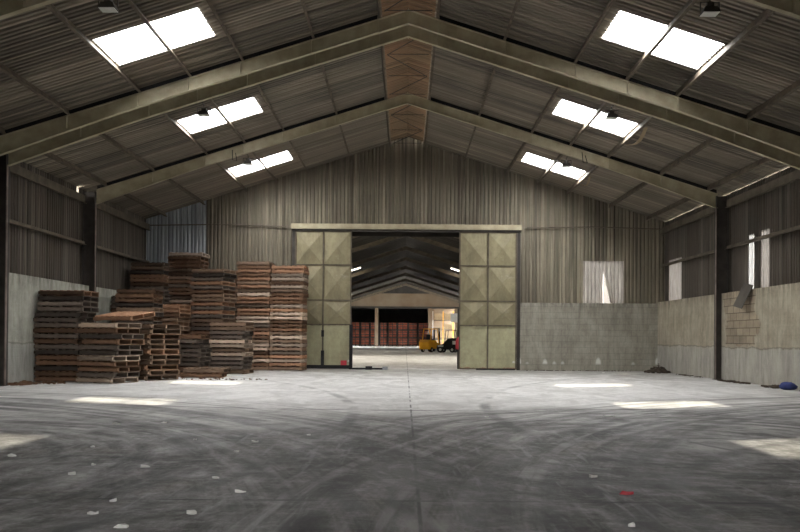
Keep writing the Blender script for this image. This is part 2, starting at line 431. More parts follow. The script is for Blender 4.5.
# ------------------------------------------------------------------ purlins
PX = [.70, 2.25, 3.88, 5.08, 6.24, 7.88, 9.35]
ORD = ['first','second','third','fourth','fifth','sixth','seventh','eighth','ninth','tenth','eleventh','twelfth','thirteenth','fourteenth','fifteenth','sixteenth','seventeenth','eighteenth','nineteenth','twentieth','twenty-first','twenty-second','twenty-third','twenty-fourth','twenty-fifth','twenty-sixth','twenty-seventh','twenty-eighth','twenty-ninth','thirtieth']
for s in (-1, 1):
    for i, px in enumerate(PX):
        x = RX + s*px; z = 7.76+CAMH-SL*px
        g = MB(); t = math.atan(SL)
        Mx = Matrix.Translation((x, 0, z)) @ Matrix.Rotation(s*t, 4, 'Y')
        w = .028
        d = .155
        g.box(-w/2, w/2, -7.5, 30.93, -d, -.002, Mx)      # web
        g.box(-w/2, w/2+.035, -7.5, 30.93, -d-.012, -d, Mx)      # lower lip
        o = g.build('purlin', M['purlin'])
        tag(o, '%s steel purlin down from the ridge on the %s roof slope' % (ORD[i], 'left' if s < 0 else 'right'), 'purlin', 'purlins under the front roof')

# ------------------------------------------------------------------ portal frames
def rafter_mesh(s, y, depth=.30, w=.11, th=.018, haunch=True, xe=9.62, x0=0.0, hx=3.2, hd=.13):
    """I-section rafter from ridge to eaves on side s with haunch; origin world"""
    g = MB()
    N = 14
    xs = [x0 + (xe-x0)*i/N for i in range(N+1)]
    def zb(c):
        e = max(0, (c-(xe-hx))/hx)
        return zraf(RX) - SL*c - (hd*e**1.1 if haunch else 0)
    def zt(c): return zraf(RX) - SL*c + depth
    for i in range(N):
        a, b = xs[i], xs[i+1]
        for (yo0, yo1, za0, za1, zb0, zb1) in (
            (-.006, .006, zb(a), zt(a), zb(b), zt(b)),
            (-w/2, w/2, zb(a)-th, zb(a), zb(b)-th, zb(b)),
            (-w/2, w/2, zt(a)-th, zt(a), zt(b)-th, zt(b))):
            vs = [(RX+s*a, y+yo0, za0),(RX+s*b, y+yo0, zb0),(RX+s*b, y+yo1, zb0),(RX+s*a, y+yo1, za0),
                  (RX+s*a, y+yo0, za1),(RX+s*b, y+yo0, zb1),(RX+s*b, y+yo1, zb1),(RX+s*a, y+yo1, za1)]
            g.add(vs, [(3,2,1,0),(4,5,6,7),(0,1,5,4),(1,2,6,5),(2,3,7,6),(3,0,4,7)])
    return g
def column_mesh(s, y, xin=9.6, xout=9.98, w=.19, ztop=None):
    g = MB(); z1 = ztop or zraf(9.8)+.28
    a, b = s*xin, s*xout
    th = .018*s
    g.box(min(a,a+th), max(a,a+th), y-w/2, y+w/2, .02, z1)
    g.box(min(b,b-th), max(b,b-th), y-w/2, y+w/2, .02, z1)
    g.box(min(a,b), max(a,b), y-.007, y+.007, .02, z1)
    g.box(min(a,b)-.04, max(a,b)+.0, y-w/2-.03, y+w/2+.03, 0.0, .02)
    return g
def stiff(s, y, c, depth=.3):
    g = MB(); x = RX+s*c; z = zraf(RX)-SL*c
    g.box(x-.012, x+.012, y-.08, y+.08, z+.002, z+depth-.01)
    return g
def frame(y, label, mats=None, main=True, wide=.11):
    mr = mats or M['steel']
    root = empty('portal_frame', (0, y, 0), label, 'steel frame', 'steel frames of the front hall' if main else 'steel frames of the far hall')
    for s in (-1, 1):
        r = rafter_mesh(s, 0, w=wide).build('rafter', mr, root)
        for px in PX[:-1] if main else []:
            stiff(s, 0, px).build('cleat', mr, r)
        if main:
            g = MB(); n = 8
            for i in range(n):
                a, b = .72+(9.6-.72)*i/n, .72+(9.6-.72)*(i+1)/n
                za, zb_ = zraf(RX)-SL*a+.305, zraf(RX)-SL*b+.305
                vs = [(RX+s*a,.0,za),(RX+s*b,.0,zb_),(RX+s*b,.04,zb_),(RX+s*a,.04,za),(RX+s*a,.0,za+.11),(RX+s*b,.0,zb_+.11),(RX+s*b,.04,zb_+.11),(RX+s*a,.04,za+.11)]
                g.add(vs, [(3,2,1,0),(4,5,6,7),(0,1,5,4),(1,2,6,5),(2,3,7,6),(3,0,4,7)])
            g.build('shade_strip', M['black'], root)  # added dark strip standing in for the shaded gap above the rafter
        col = column_mesh(s, 0).build('column', M['steel_dark'] if main else mr, root)
        if main:
            g = MB(); g.box(min(s*9.575, s*9.598), max(s*9.575, s*9.598), -.097, -.03, .02, zraf(9.6)-.16)
            o = g.build('flange', M['steel_red'], col); o['label'] = 'paler strip on the inner flange'  # paler strip along the inner flange edge
    MB().box(RX-.01, RX+.01, -.09, .09, zraf(RX)-.03, zraf(RX)+.31).build('ridge_plate', mr, root)
    return root
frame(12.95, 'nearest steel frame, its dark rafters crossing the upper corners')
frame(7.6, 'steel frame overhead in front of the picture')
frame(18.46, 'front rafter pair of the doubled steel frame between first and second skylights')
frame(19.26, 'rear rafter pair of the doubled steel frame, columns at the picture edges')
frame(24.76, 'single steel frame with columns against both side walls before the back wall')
farn = ['first','second','third','fourth','fifth','sixth','seventh','eighth','ninth','tenth','eleventh','twelfth']
k = 0
for yy in [37.5, 43, 50, 57, 66, 75, 84, 93, 102, 111]:
    frame(yy, '%s steel frame beyond the doors down the dark hall' % farn[k], M['girt'], False); k += 1

# wall-side eaves beams and mid rails (things that run the length of a wall)
for s in (-1, 1):
    side = 'left' if s < 0 else 'right'
    for nm, z, h, lab in (('eaves_beam', 5.43, .24, 'brown steel eaves beam along the top of the %s wall'), ('wall_rail', 4.08, .09, 'thin steel rail across the %s wall cladding at mid height')):
        g = MB(); x = s*9.93
        segs = [(-7.5, 12.84), (13.06, 18.35), (19.38, 24.65), (24.87, 30.9)]
        for a, b in segs:
            g.box(x-.035, x+.035, a, b, z-h/2, z+h/2)
            g.box(min(x, x-s*.09), max(x, x-s*.09), a, b, z-h/2-.012, z-h/2)
        tag(g.build(nm, M['girt']), lab % side, 'steel beam')
# ridge bracing wires
bn = 0
for (a, b) in ((19.4, 24.6), (24.9, 30.8), (13.3, 18.3)):
    g = MB(); n = 3
    for i in range(n):
        y0 = a + (b-a)*i/n; y1 = a + (b-a)*(i+1)/n; sg = 1 if i % 2 else -1
        g.tube([(RX-sg*.55, y0, zroof(.6)-.08), (RX+sg*.55, y1, zroof(.6)-.08)], .011, 6)
        g.tube([(RX-.55, y1, zroof(.6)-.06), (RX+.55, y1, zroof(.6)-.06)], .009, 6)
    tag(g.build('bracing_wire', M['wire']), 'thin zigzag bracing wire under the ridge, %s bay' % ['middle','last','nearest'][bn], 'wire', 'ridge bracing wires'); bn += 1

# ------------------------------------------------------------------ side walls
holesR = [(23.1,23.45,2.6,4.28), (22.15,22.6,2.6,4.30), (29.15,30.5,2.6,4.22)]   # pale panels (y0,y1,z0,z1)
def clad_side(s, zc, holes, mat, y0=-8, y1=31.11, n=10, pitch=PITCH):
    x = s*10.06
    zs = sorted({zc, 5.86 if s < 0 else 5.78} | {h[2] if h[2] > zc else zc for h in holes} | {h[3] for h in holes})
    def P(a, c, h): return (x + s*h, a, c)
    return wave_grid(y0, y1, zs, P, pitch, AMP, lambda a, c: any(h[0] < a < h[1] and h[2] < c < h[3] for h in holes), n)
for s, zc, holes in ((-1, 2.72, [(24.42,24.55,5.5,5.8)]), (1, 2.62, holesR)):
    side = 'left' if s < 0 else 'right'
    root = empty('wall_'+side, (0,0,0), '%s side wall: rendered blocks below dark corrugated cladding' % side, 'wall', kind='structure')
    g = MB(); a, b = (9.79, 10.25)
    g.box(min(s*a, s*b), max(s*a, s*b), -8, 31.0, 0, zc+.05)
    g.build('block_base', M['block_'+side], root)
    clad_side(s, zc, holes, M['clad_side']).build('cladding', M['clad_side'], root)
    if s > 0:
        for i, h in enumerate(holes):
            g = wave_grid(h[0]-.02, h[1]+.02, [zc, h[3]+.03], lambda a, c, hh: (10.05 + hh, a, c), PITCH, AMP, None, 10)
            o = g.build('pale_sheet', M['pale2'] if i < 1 else M['pale'], root); o['label'] = 'pale translucent cladding sheet'
# second hall side walls
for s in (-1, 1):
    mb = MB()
    for ya, yb_ in ((36, 102), (108, 116)): mb.box(min(s*10, s*10.2), max(s*10, s*10.2), ya, yb_, 0, 5.8)  # unseen gaps left in both walls, added to brighten the far hall
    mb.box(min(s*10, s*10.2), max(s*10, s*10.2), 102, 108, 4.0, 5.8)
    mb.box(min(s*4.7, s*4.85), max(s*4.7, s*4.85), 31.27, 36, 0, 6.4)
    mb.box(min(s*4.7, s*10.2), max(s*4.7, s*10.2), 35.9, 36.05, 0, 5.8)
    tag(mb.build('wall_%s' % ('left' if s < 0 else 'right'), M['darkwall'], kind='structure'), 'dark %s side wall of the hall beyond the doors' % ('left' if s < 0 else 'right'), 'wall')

# ------------------------------------------------------------------ back wall with door opening
wb = empty('wall_back', (0,0,0), 'corrugated gable wall over grey blockwork with a wide doorway', 'wall', kind='structure')
OX0, OX1, OZ = -4.28, 4.34, 5.36
g = MB(); g.box(-9.8, OX0, 31.0, 31.25, 0, 2.62); g.build('block_base', M['block_back'], wb)
g = MB(); g.box(OX1, 9.8, 31.0, 31.25, 0, 2.62); g.build('block_base', M['block_back'], wb)
g = MB(); g.box(OX0-.12, OX0, 30.99, 31.25, 0, OZ); g.build('door_jamb', M['steel_dark'], wb)
g = MB(); g.box(OX1, OX1+.12, 30.99, 31.25, 0, OZ); g.build('door_jamb', M['steel_dark'], wb)
def gable(x0, x1, zlow, hole=None, mat=None, tri=None):
    mb = MB(); mb.open = True
    step = PITCH/10; N = int(round((x1-x0)/step))
    for i in range(N):
        xa, xb = x0+i*step, x0+(i+1)*step; xm = (xa+xb)/2
        za, zb_ = zroof(xa)+.13, zroof(xb)+.13
        ya = 31.05 + rib(xa, PITCH, .045) - .012*(((xa+50)/1.02) % 1)
        yb = 31.05 + rib(xb, PITCH, .045) - .012*(((xb+50)/1.02) % 1)
        cuts = [(zlow(xm), None)]
        spans = [(zlow(xm), None)]
        if hole and hole[0] < xm < hole[1]: spans = [(hole[3], None)] if hole[2] <= zlow(xm) else [(zlow(xm), hole[2]), (hole[3], None)]
        for (lo, hi) in spans:
            n = len(mb.v)
            mb.v += [(xa, ya, lo), (xb, yb, lo), (xb, yb, hi if hi else zb_), (xa, ya, hi if hi else za)]
            mb.f.append((n, n+1, n+2, n+3))
    bm_merge = mb
    return bm_merge
zl = lambda x: (OZ+.18 if OX0-.1 < x < OX1+.1 else 2.60)
hole = (6.92, 8.45, 2.55, 4.22)
gable(-7.78, 10.09, zl, hole).build('cladding', M['clad_back'], wb)
o = gable(-10.09, -7.72, zl).build('cladding', M['clad_blue'], wb); o['label'] = 'bluish galvanised cladding at the corner'
g = MB(); g.open = True
# pale torn panel on the back wall: corrugated with a lifted, torn flap
def pale_panel(x0, x1, z0, z1, tear):
    mb = MB(); mb.open = True; step = PITCH/10; N = int(round((x1-x0)/step)); R = 12
    for i in range(N+1):
        xx = x0+i*step
        for j in range(R+1):
            zz = z0+(z1-z0)*j/R
            y = 31.02 + rib(xx, PITCH, .045)
            t = 1-j/R; dx = 0
            if xx > tear:      # the flap right of the tear bends inwards and to the right towards its foot
                k = max(0, 1-(xx-tear)/.45); q = max(0, t-.3)/.7
                dx = .20*q*k; y -= .22*q*k
            mb.v.append((xx+dx, y, zz))
    for i in range(N):
        xm = x0+(i+.5)*step
        for j in range(R):
            if x0+i*step < tear <= x0+(i+1)*step and j < R*.7: continue
            a = i*(R+1)+j; mb.f.append((a, a+R+1, a+R+2, a+1))
    return mb
o = pale_panel(hole[0]-.03, hole[1]+.03, 2.62, hole[3]+.04, 7.70).build('torn_sheet', M['pale'], wb)
o['label'] = 'pale torn cladding sheet'
# girt rails on gable, both sides of the track
for (a, b, sd) in ((-9.9, OX0-.35, 'left'), (OX1+.35, 9.9, 'right')):
    g = MB(); g.tube([(a, 30.96, 5.52), ((a+b)/2, 30.96, 5.57), (b, 30.96, 5.50)], .022, 6)
    tag(g.build('pipe', M['girt']), 'thin pipe along the gable cladding %s of the door track' % sd, 'pipe')
# door track / lintel
tr = empty('door_track', (0, 30.9, 5.5), 'long olive steel track box above the sliding doors', 'door track')
tr.location = (0,0,0)
g = MB(); g.box(OX0-.12, OX1+.12, 30.72, 31.0, 5.40, 5.60); g.build('track_cover', M['steel'], tr)
g = MB(); g.box(OX0-.1, OX1+.1, 30.78, 30.94, 5.33, 5.40); g.build('rail', M['steel_dark'], tr)

# sliding door leaves
def leaf(name, x0, x1, label, mirror):
    root = empty(name, ((x0+x1)/2, 30.86, 0), label, 'door', 'sliding door leaves', 'structure')
    w = x1-x0
    zs = [.05, .9, 1.72, 2.66, 4.02, 5.33]
    fr = MB()
    for xx in (-w/2, 0, w/2):
        fr.box(xx-.025, xx+.025, -.05, .03, .04, 5.34)
    for z in (.05, 1.72, 2.66, 4.02, 5.32):
        fr.box(-w/2, w/2, -.045, .03, z-.022, z+.022)
    fr.build('frame', M['girt'], root)
    for cx in (-w/4, w/4):
        for j, (z0, z1) in enumerate(((.07, 1.70), (1.74, 2.64), (2.68, 4.0), (4.04, 5.30))):
            a, b = cx-w/4+.027, cx+w/4-.027; zc = (z0+z1)/2
            d = -.13 if j >= 1 else -.004
            g = MB()
            vs = [(a,0,z0),(b,0,z0),(b,0,z1),(a,0,z1),((a+b)/2,d,zc),(a,.02,z0),(b,.02,z0),(b,.02,z1),(a,.02,z1)]
            g.add(vs, [(0,1,4),(1,2,4),(2,3,4),(3,0,4),(5,8,7,6),(0,5,6,1),(1,6,7,2),(2,7,8,3),(3,8,5,0)])
            if j == 3 or j == 2:   # raised cross folds
                for (p, q) in (((a,z0),(b,z1)),((a,z1),(b,z0))):
                    m1 = ((a+b)/2, d-.004, zc)
                    g.bar((p[0], -.003, p[1]), m1, .02, .006, (0,1,0)); g.bar(m1, (q[0], -.003, q[1]), .02, .006, (0,1,0))
            g.build('panel', M['door'], root)
    return root
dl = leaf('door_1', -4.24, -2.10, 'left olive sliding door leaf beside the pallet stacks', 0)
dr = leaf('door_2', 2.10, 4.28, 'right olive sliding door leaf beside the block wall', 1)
# door furniture
g = MB(); g.box(1.03, 1.13, -.12, .0, 0, 1.72); g.box(1.07, 1.15, -.06, .04, 0, 1.72); g.build('guide_post', M['black'], dl)
g = MB(); g.box(-.06, .06, -.1, -.045, .02, .72); g.build('bolt_cover', M['black'], dl)
g = MB(); g.box(-.05, .05, -.09, -.045, 1.25, 1.5); g.build('latch', M['black'], dl)
g = MB(); g.box(-1.05, 1.1, -.09, -.045, .02, .16); g.build('kick_strip', M['black'], dl)
g = MB(); g.box(.70, .93, -.062, -.046, .14, .34); g.build('reflector', M['redp'], dl)
g = MB(); g.box(-.45, 1.05, -.07, -.045, .01, .07); g.build('kick_strip', M['black'], dr)
# red hand wheel and white box at the far side of right leaf edge
t = empty('fire_extinguisher', (2.22, 31.75, 0), 'red fire extinguisher on a post just behind the right door leaf', 'fire extinguisher')
g = MB(); g.box(-.04, .04, .12, .2, 0, 2.4); g.build('post', M['black'], t)
g = MB(); g.tube([(0,0,.78),(0,0,.82),(0,0,1.15),(0,0,1.24),(0,0,1.28)], [.06,.12,.12,.06,.03], 14); g.build('cylinder', M['redp'], t, smooth=True)
g = MB(); g.tube([(0,0,1.28),(.06,-.03,1.33),(.12,-.02,1.2),(.13,0,.95)], .015, 6); g.build('hose', M['black'], t)
g = MB(); g.box(-.12,.12,.02,.14,.7,.76); g.build('bracket', M['black'], t)
t.location = (2.12, 31.6, 0)
t = empty('notice_board', (1.93, 31.5, 1.85), 'small white box mounted behind the right door leaf edge', 'box')
g = MB(); g.box(-.13,.13,0,.08,0,.35); g.build('panel', M['white'], t)
g = MB(); g.box(.13,.5,.03,.06,.1,.14); g.build('bracket', M['black'], t)

# gable fill of the second hall side and its beam: keep the wall solid
g = MB(); g.prism([(-10,5.8),(-10,6.0),(RX,zroof(RX)+.1),(10,6.0),(10,5.8)], .12, 'y', 36.06); g.box(-4.85,4.85,31.2,36.05,6.4,6.55)
tag(g.build('wall_gable', M['darkwall'], kind='structure'), 'dark back of the gable seen from the far hall', 'wall')

# front end: unseen wall behind the camera, doorway added for fill light
g = MB()
g.box(-10, -1.4, -8.2, -8, 0, 5.8); g.box(1.4, 10, -8.2, -8, 0, 5.8); g.box(-1.4, 1.4, -8.2, -8, 2.6, 5.8)
g.prism([(-10,5.3),(10,5.3),(10,5.75),(RX,zroof(RX)),(-10,5.75)], .2, 'y', -8.2)
tag(g.build('wall_front', M['clad_side'], kind='structure'), 'front gable wall behind the camera with an added unseen doorway for fill light', 'wall')

# ------------------------------------------------------------------ far end of second hall
YF = 115.0
wf = empty('wall_end', (0,0,0), 'beige end wall of the far hall above wide openings', 'wall', kind='structure')
g = MB(); g.prism([(-10,5.75),(10,5.75),(10,5.9),(4.2,7.7),(-4.2,7.7),(-10,5.9)], .3, 'y', YF)
g.build('upper_wall', M['beige'], wf)
g = MB(); g.prism([(-4.4,7.62),(4.4,7.62),(RX,zroof(RX)+.1)], .2, 'y', YF-.1)
g.build('gable_top', M['darkwall'], wf)  # near-black tone over the top of the gable
g = MB(); g.box(-10, 10, YF-.05, YF+.3, 5.45, 5.75); g.build('beam', M['darkwall'], wf)
for x in (-4.1, 3.55, 7.4):
    g = MB(); g.box(x-.25, x+.25, YF-.1, YF+.3, 0, 5.5); g.build('pillar', M['beige'], wf)
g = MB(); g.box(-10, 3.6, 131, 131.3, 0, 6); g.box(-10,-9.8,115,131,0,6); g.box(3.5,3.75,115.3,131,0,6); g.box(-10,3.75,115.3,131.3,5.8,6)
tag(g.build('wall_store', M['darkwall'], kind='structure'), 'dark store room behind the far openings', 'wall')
# red crates in store
cx = -9.2; n = 0
random.seed(3)
while cx < 2.6:
    w = random.choice([1.1, 1.3, 1.5]); hgt = 3; base = 0
    for j in range(hgt):
        t = empty('crate', (cx+w/2, 119+random.uniform(-.2,.2), base))
        h = 1.15
        g = MB(); g.box(-w/2+.04, w/2-.04, -.5, .5, .12, h-.02); g.build('body', M['crate'], t)
        g = MB()
        for q in (-w/2+.06, 0, w/2-.06): g.box(q-.05, q+.05, -.53, .53, 0, h)
        for zz in (.14, .5, .86): g.box(-w/2, w/2, -.55, -.53, zz, zz+.1)
        g.build('slats', M['darkwall'], t)
        tag(t, 'brick red crate in the dark store, %s column from its left, %s layer up' % (ORD[n], ORD[j]), 'crate', 'crates in the dark far store')
        base += h+.01
    cx += w+.12; n += 1
# bright racking bay at the right
t = empty('storage_rack', (5.5, 118, 0), 'tall pale storage rack in the bright bay behind the forklift', 'rack')
for x in (-1.4, 0.1, 1.6):
    for y in (-.4, .5):
        MB().box(x-.05, x+.05, y-.05, y+.05, 0, 5.2).build('upright', M['white'] if x < 0 else M['yellow'], t)
for z in (1.3, 2.6, 3.9):
    MB().box(-1.45, 1.65, -.45, .55, z-.07, z).build('shelf', M['steel_dark'], t)
k = 0
for z in (0, 1.3, 2.6, 3.9):
    for x in (-.65, .85):
        if random.random() < .12: continue
        g = MB(); h = .95 if z != 2.6 else .7
        g.box(-.55, .55, -.42, .42, 0, h); g.box(-.56, .56, -.43, .43, h*.45, h*.52)
        o = g.build('carton', M['carton'], loc=(5.5+x, 118, z+.003))
        tag(o, 'tan carton on the pale far rack, %s shelf up, %s bay' % (ORD[int(z/1.3)], 'left' if x < 0 else 'right'), 'carton', 'cartons on the far rack'); k += 1

g = MB(); g.box(3.8, 8.6, 120.5, 120.7, 0, 5.6); g.box(3.8, 8.6, 115.3, 120.7, 5.6, 5.75)  # roof slab added over the bay to cut the sky light
tag(g.build('wall_bay', M['beige'], kind='structure'), 'pale wall behind the storage rack', 'wall')
# forklift + dark machine
def wheel(x, y, r, w, root, nm='wheel'):
    g = MB(); g.tube([(x-w/2, y, r), (x-w/2+.02, y, r), (x+w/2-.02, y, r), (x+w/2, y, r)], [r*.85, r, r, r*.85], 20); o = g.build(nm, M['black'], root, smooth=False)
    g = MB(); g.tube([(x-w/2-.01, y, r), (x+w/2+.01, y, r)], r*.45, 12); g.build('hub', M['white'], o)
fk = empty('forklift', (2.3, 70, 0), 'small yellow forklift truck parked beyond the doorway', 'forklift', rz=math.radians(-35))
g = MB(); g.prism([(-1.0,.3),(.75,.3),(.75,.75),(.2,.8),(.1,1.0),(-.3,1.05),(-.95,1.02),(-1.08,.8)], .95, 'x', -.475); g.build('body', M['yellow'], fk)
g = MB(); g.prism([(-1.12,.25),(-.75,.25),(-.75,1.08),(-1.0,1.08),(-1.18,.85)], 1.0, 'x', -.5); g.build('counterweight', M['yellow'], fk)
g = MB()
for x in (-.42, .42):
    g.bar((x,-.75,1.0), (x,-.55,2.02), .06, .06, (1,0,0)); g.bar((x,.6,.75), (x,.35,2.02), .06, .06, (1,0,0)); g.bar((x,-.58,2.02), (x,.4,2.02), .06, .06)
for y in (-.55,-.3,-.05,.2,.38): g.bar((-.42,y,2.04),(.42,y,2.04),.04,.03)
g.build('overhead_guard', M['yellow'], fk)
g = MB()
for x in (-.28, .28): g.box(x-.05, x+.05, .82, .94, .05, 2.1)
for z in (.3, 1.1, 2.05): g.box(-.3, .3, .84, .92, z, z+.08)
g.build('mast', M['black'], fk)
g = MB()
for x in (-.22,.22): g.box(x-.05, x+.05, .95, 1.9, .06, .1); g.box(x-.05,x+.05,.94,.99,.06,.7)
g.build('fork', M['grey'], fk)
g = MB(); g.box(-.25,.25,-.35,.15,1.0,1.12); g.box(-.25,.25,-.4,-.3,1.1,1.55); g.build('seat', M['black'], fk)
g = MB(); g.tube([(0,.45,.8),(0,.3,1.25)], .02, 8); g.tube([(.16*math.cos(a), .3-.07*math.sin(a), 1.25+.14*math.sin(a)) for a in [i*math.pi/8 for i in range(17)]], .015, 6); g.build('steering_wheel', M['black'], fk)
for x, y, r in ((-.45,-.65,.22),(.45,-.65,.22),(-.48,.55,.28),(.48,.55,.28)): wheel(x, y, r, .16, fk)
pt = empty('pallet_truck', (3.7, 68.5, 0), 'black and white loading truck parked right of the yellow forklift', 'truck', rz=math.radians(70))
g = MB(); g.prism([(-.8,.25),(.9,.25),(.9,.6),(.3,.75),(-.1,1.2),(-.8,1.25)], .8, 'x', -.4); g.build('body', M['black'], pt)
g = MB(); g.box(-.42,.42,-.82,-.5,.7,1.0); g.box(-.42,.42,.3,.8,.5,.62); g.build('cover', M['white'], pt)
g = MB()
for x in (-.35,.35): g.bar((x,-.7,1.2),(x,-.6,1.9),.05,.05,(1,0,0)); g.bar((x,.2,.8),(x,.1,1.9),.05,.05,(1,0,0))
g.box(-.38,.38,-.65,.15,1.88,1.94); g.build('overhead_guard', M['black'], pt)
for x, y in ((-.42,-.5),(.42,-.5),(-.42,.55),(.42,.55)): wheel(x, y, .25, .16, pt)
# a sack barrow next to it
sb = empty('hand_truck', (4.75, 66, 0), 'dark hand truck with red frame beside the parked trucks', 'hand truck')
g = MB()
for x in (-.2,.2): g.bar((x,0,.1),(x,.35,1.35),.04,.04,(1,0,0))
for z in (.3,.7,1.1): g.bar((-.2,z*.27,z),(.2,z*.27,z),.03,.03)
g.tube([(-.2,.35,1.35),(0,.4,1.42),(.2,.35,1.35)], .02, 6); g.build('frame', M['redp'], sb)
MB().box(-.25,.25,-.3,.02,.05,.08).build('toe_plate', M['grey'], sb)
wheel(-.25,.08,.14,.06,sb); wheel(.25,.08,.14,.06,sb)

# ------------------------------------------------------------------ pallets
def pallet_parts(kind, mi, rnd):
    """stringer pallet; stringers along x. returns list of (part name, MB)"""
    L, D, H = (1.2, 1.0, .140) if kind != 'narrow' else (.78, 1.15, .140)
    parts = []
    top = MB(); nb = 7 if kind != 'narrow' else 5
    for i in range(nb):
        bw = .1 if kind != 'narrow' else .1
        x = -L/2 + (L-bw)*i/(nb-1)
        j = rnd.uniform(-.012, .012); k = rnd.uniform(-.012,.014)
        if rnd.random() < .06 and 0 < i < nb-1: continue
        top.box(x, x+bw, -D/2+.06+j, D/2-.02+k, H-.02, H)
    bot = MB()
    for i in (0, 3, 6):
        x = -L/2 + (L-.1)*i/6
        bot.box(x, x+.1, -D/2+.06, D/2-.02, 0, .018)
    parts.append(('top_deck', top))
    for y in (-D/2+.01, -.02, D/2-.05):
        s = MB(); a, b = -L/2+rnd.uniform(-.008,.008), L/2+rnd.uniform(-.01,.01)
        if kind == 'notched':
            p = [(a,.018),(a+.18,.018),(a+.2,.055),(a+.38,.055),(a+.4,.018),(b-.4,.018),(b-.38,.055),(b-.2,.055),(b-.18,.018),(b,.018),(b,H-.02),(a,H-.02)]
            s.prism(p, .04, 'y', y)
        else:
            if y < -.3:
                s.box(a+.02, b-.02, y+.06, y+.1, .018, H-.02); s.box(a, b, y-.01, y+.06, .030, .108)
            else: s.box(a, b, y, y+.045, .018, H-.02)
        parts.append(('stringer', s))
    parts.append(('bottom_deck', bot))
    return parts
PRO = {}
def proto(kind, mi, var, split):
    key = (kind, mi, var, split)
    if key in PRO: return PRO[key]
    rnd = random.Random(hash((len(kind), mi, var)))
    ps = pallet_parts(kind, mi, rnd)
    if not split:
        mb = MB()
        for _, p in ps: mb.add(p.v, p.f)
        o = mb.build('wooden_pallet', W[mi]); me = o.data
        bpy.data.objects.remove(o); PRO[key] = [('wooden_pallet', me)]
    else:
        r = []
        for nm, p in ps:
            o = p.build(nm, W[mi]); r.append((nm, o.data)); bpy.data.objects.remove(o)
        PRO[key] = r
    return PRO[key]
def put_pallet(x, y, z, rz, tilt, kind, mi, var, split, label, group):
    pr = proto(kind, mi, var, split)
    if split:
        root = bpy.data.objects.new('wooden_pallet', None)
    else:
        root = bpy.data.objects.new('wooden_pallet', pr[0][1])
    C.objects.link(root); root.location = (x, y, z); root.rotation_euler = (tilt[0], tilt[1], rz)
    if split:
        for nm, me in pr:
            o = bpy.data.objects.new(nm, me); C.objects.link(o); o.parent = root
    return tag(root, label, 'pallet', group)
NPAL = 0
def stack(name, x0, x1, y0, n, mats, kind='plain', split=False, rz=-3, jit=.02, rj=1.2, lean=None, depth=1.0, step=.1425, shifts=None, tiltmax=0, seed=1, z0=0):
    """x0..x1 front face span, y0 the front; n pallets high"""
    global NPAL
    rnd = random.Random(seed*101+n)
    cx, cy = (x0+x1)/2, y0 + depth/2
    sx = sy = 0
    for i in range(n):
        if i and rnd.random() < .16: sx = rnd.uniform(-.05, .05)
        dx = dz = 0
        if shifts:
            for (lo, hi, d) in shifts:
                if lo <= i < hi: dx = d
        k = i - n
        lab = ('top pallet' if i == n-1 else 'bottom pallet' if i == 0 else '%s pallet from the top' % ORD[n-1-i]) + ' of the ' + name
        put_pallet(cx+sx+dx+rnd.uniform(-jit, jit), cy+rnd.uniform(-jit, jit), z0+i*step, math.radians(rz+rnd.uniform(-rj, rj)), (0,0),
                   kind if kind != 'mixed' else rnd.choice(['plain','notched']), rnd.choice(mats), rnd.randrange(3), split, lab, 'pallets in the '+name)
        NPAL += 1
# mats: 0 grey 1 dark brown 2 orange 3 pale 4 mid
stack('dark stack nearest the left wall', -9.74, -8.54, 21.05, 17, [0,0,1,0], split=True, shifts=[(13,17,.10)], seed=1, jit=.025)
stack('leaning stack right of the dark wall stack', -8.38, -7.18, 20.6, 11, [0,0,1,3], split=True, rz=-20, rj=5, jit=.06, seed=2)
stack('jumbled stack behind the leaning one', -7.72, -6.52, 22.2, 11, [1,2,4], split=True, rz=-42, rj=6, jit=.05, seed=3)
stack('half-height stack behind the leaning one', -9.17, -7.97, 25.2, 19, [1,0,4], rz=0, seed=4)
stack('narrow stack between wall and half-height stack', -9.75, -9.0, 26.5, 18, [0,1], kind='narrow', seed=5, depth=1.15, jit=.01, rj=.5)
stack('stack with open ends beside the half-height stack', -8.6, -7.44, 26.42, 16, [1,2,4], seed=6, rz=-8)
stack('tall stack in the left corner', -9.74, -8.54, 28.3, 27, [1,0,4], seed=7)
stack('tallest stack near the left corner', -8.50, -7.32, 28.9, 30, [1,4,1,3], seed=8, shifts=[(0,9,-.03),(20,29,-.05)])
stack('tall stack with bright open ends', -7.34, -6.14, 27.55, 25, [1,4,2,0], seed=9, rz=-14, jit=.03)
stack('tall stack hidden behind the bright-ended one', -7.3, -6.1, 29.95, 26, [1,4], seed=10, rj=.6, jit=.01)
stack('tall reddish stack second from the door', -6.14, -4.95, 29.2, 28, [2,4,3,2,1], kind='mixed', seed=11, depth=1.0, rj=1)
stack('tall reddish stack right against the door', -4.93+.02, -3.73+.02, 29.2, 27, [2,3,2,4,1], kind='mixed', seed=12, rj=.8)
stack('low grey stack before the reddish stacks', -6.42, -5.22, 26.2, 12, [0,4,3,0], split=True, seed=13, jit=.04, rj=2, rz=-6)
stack('low fanned stack left of the low grey stack', -7.55, -6.35, 24.9, 9, [0,0,4,1], split=True, seed=14, jit=.05, rj=4, rz=-4)
print('pallets', NPAL)
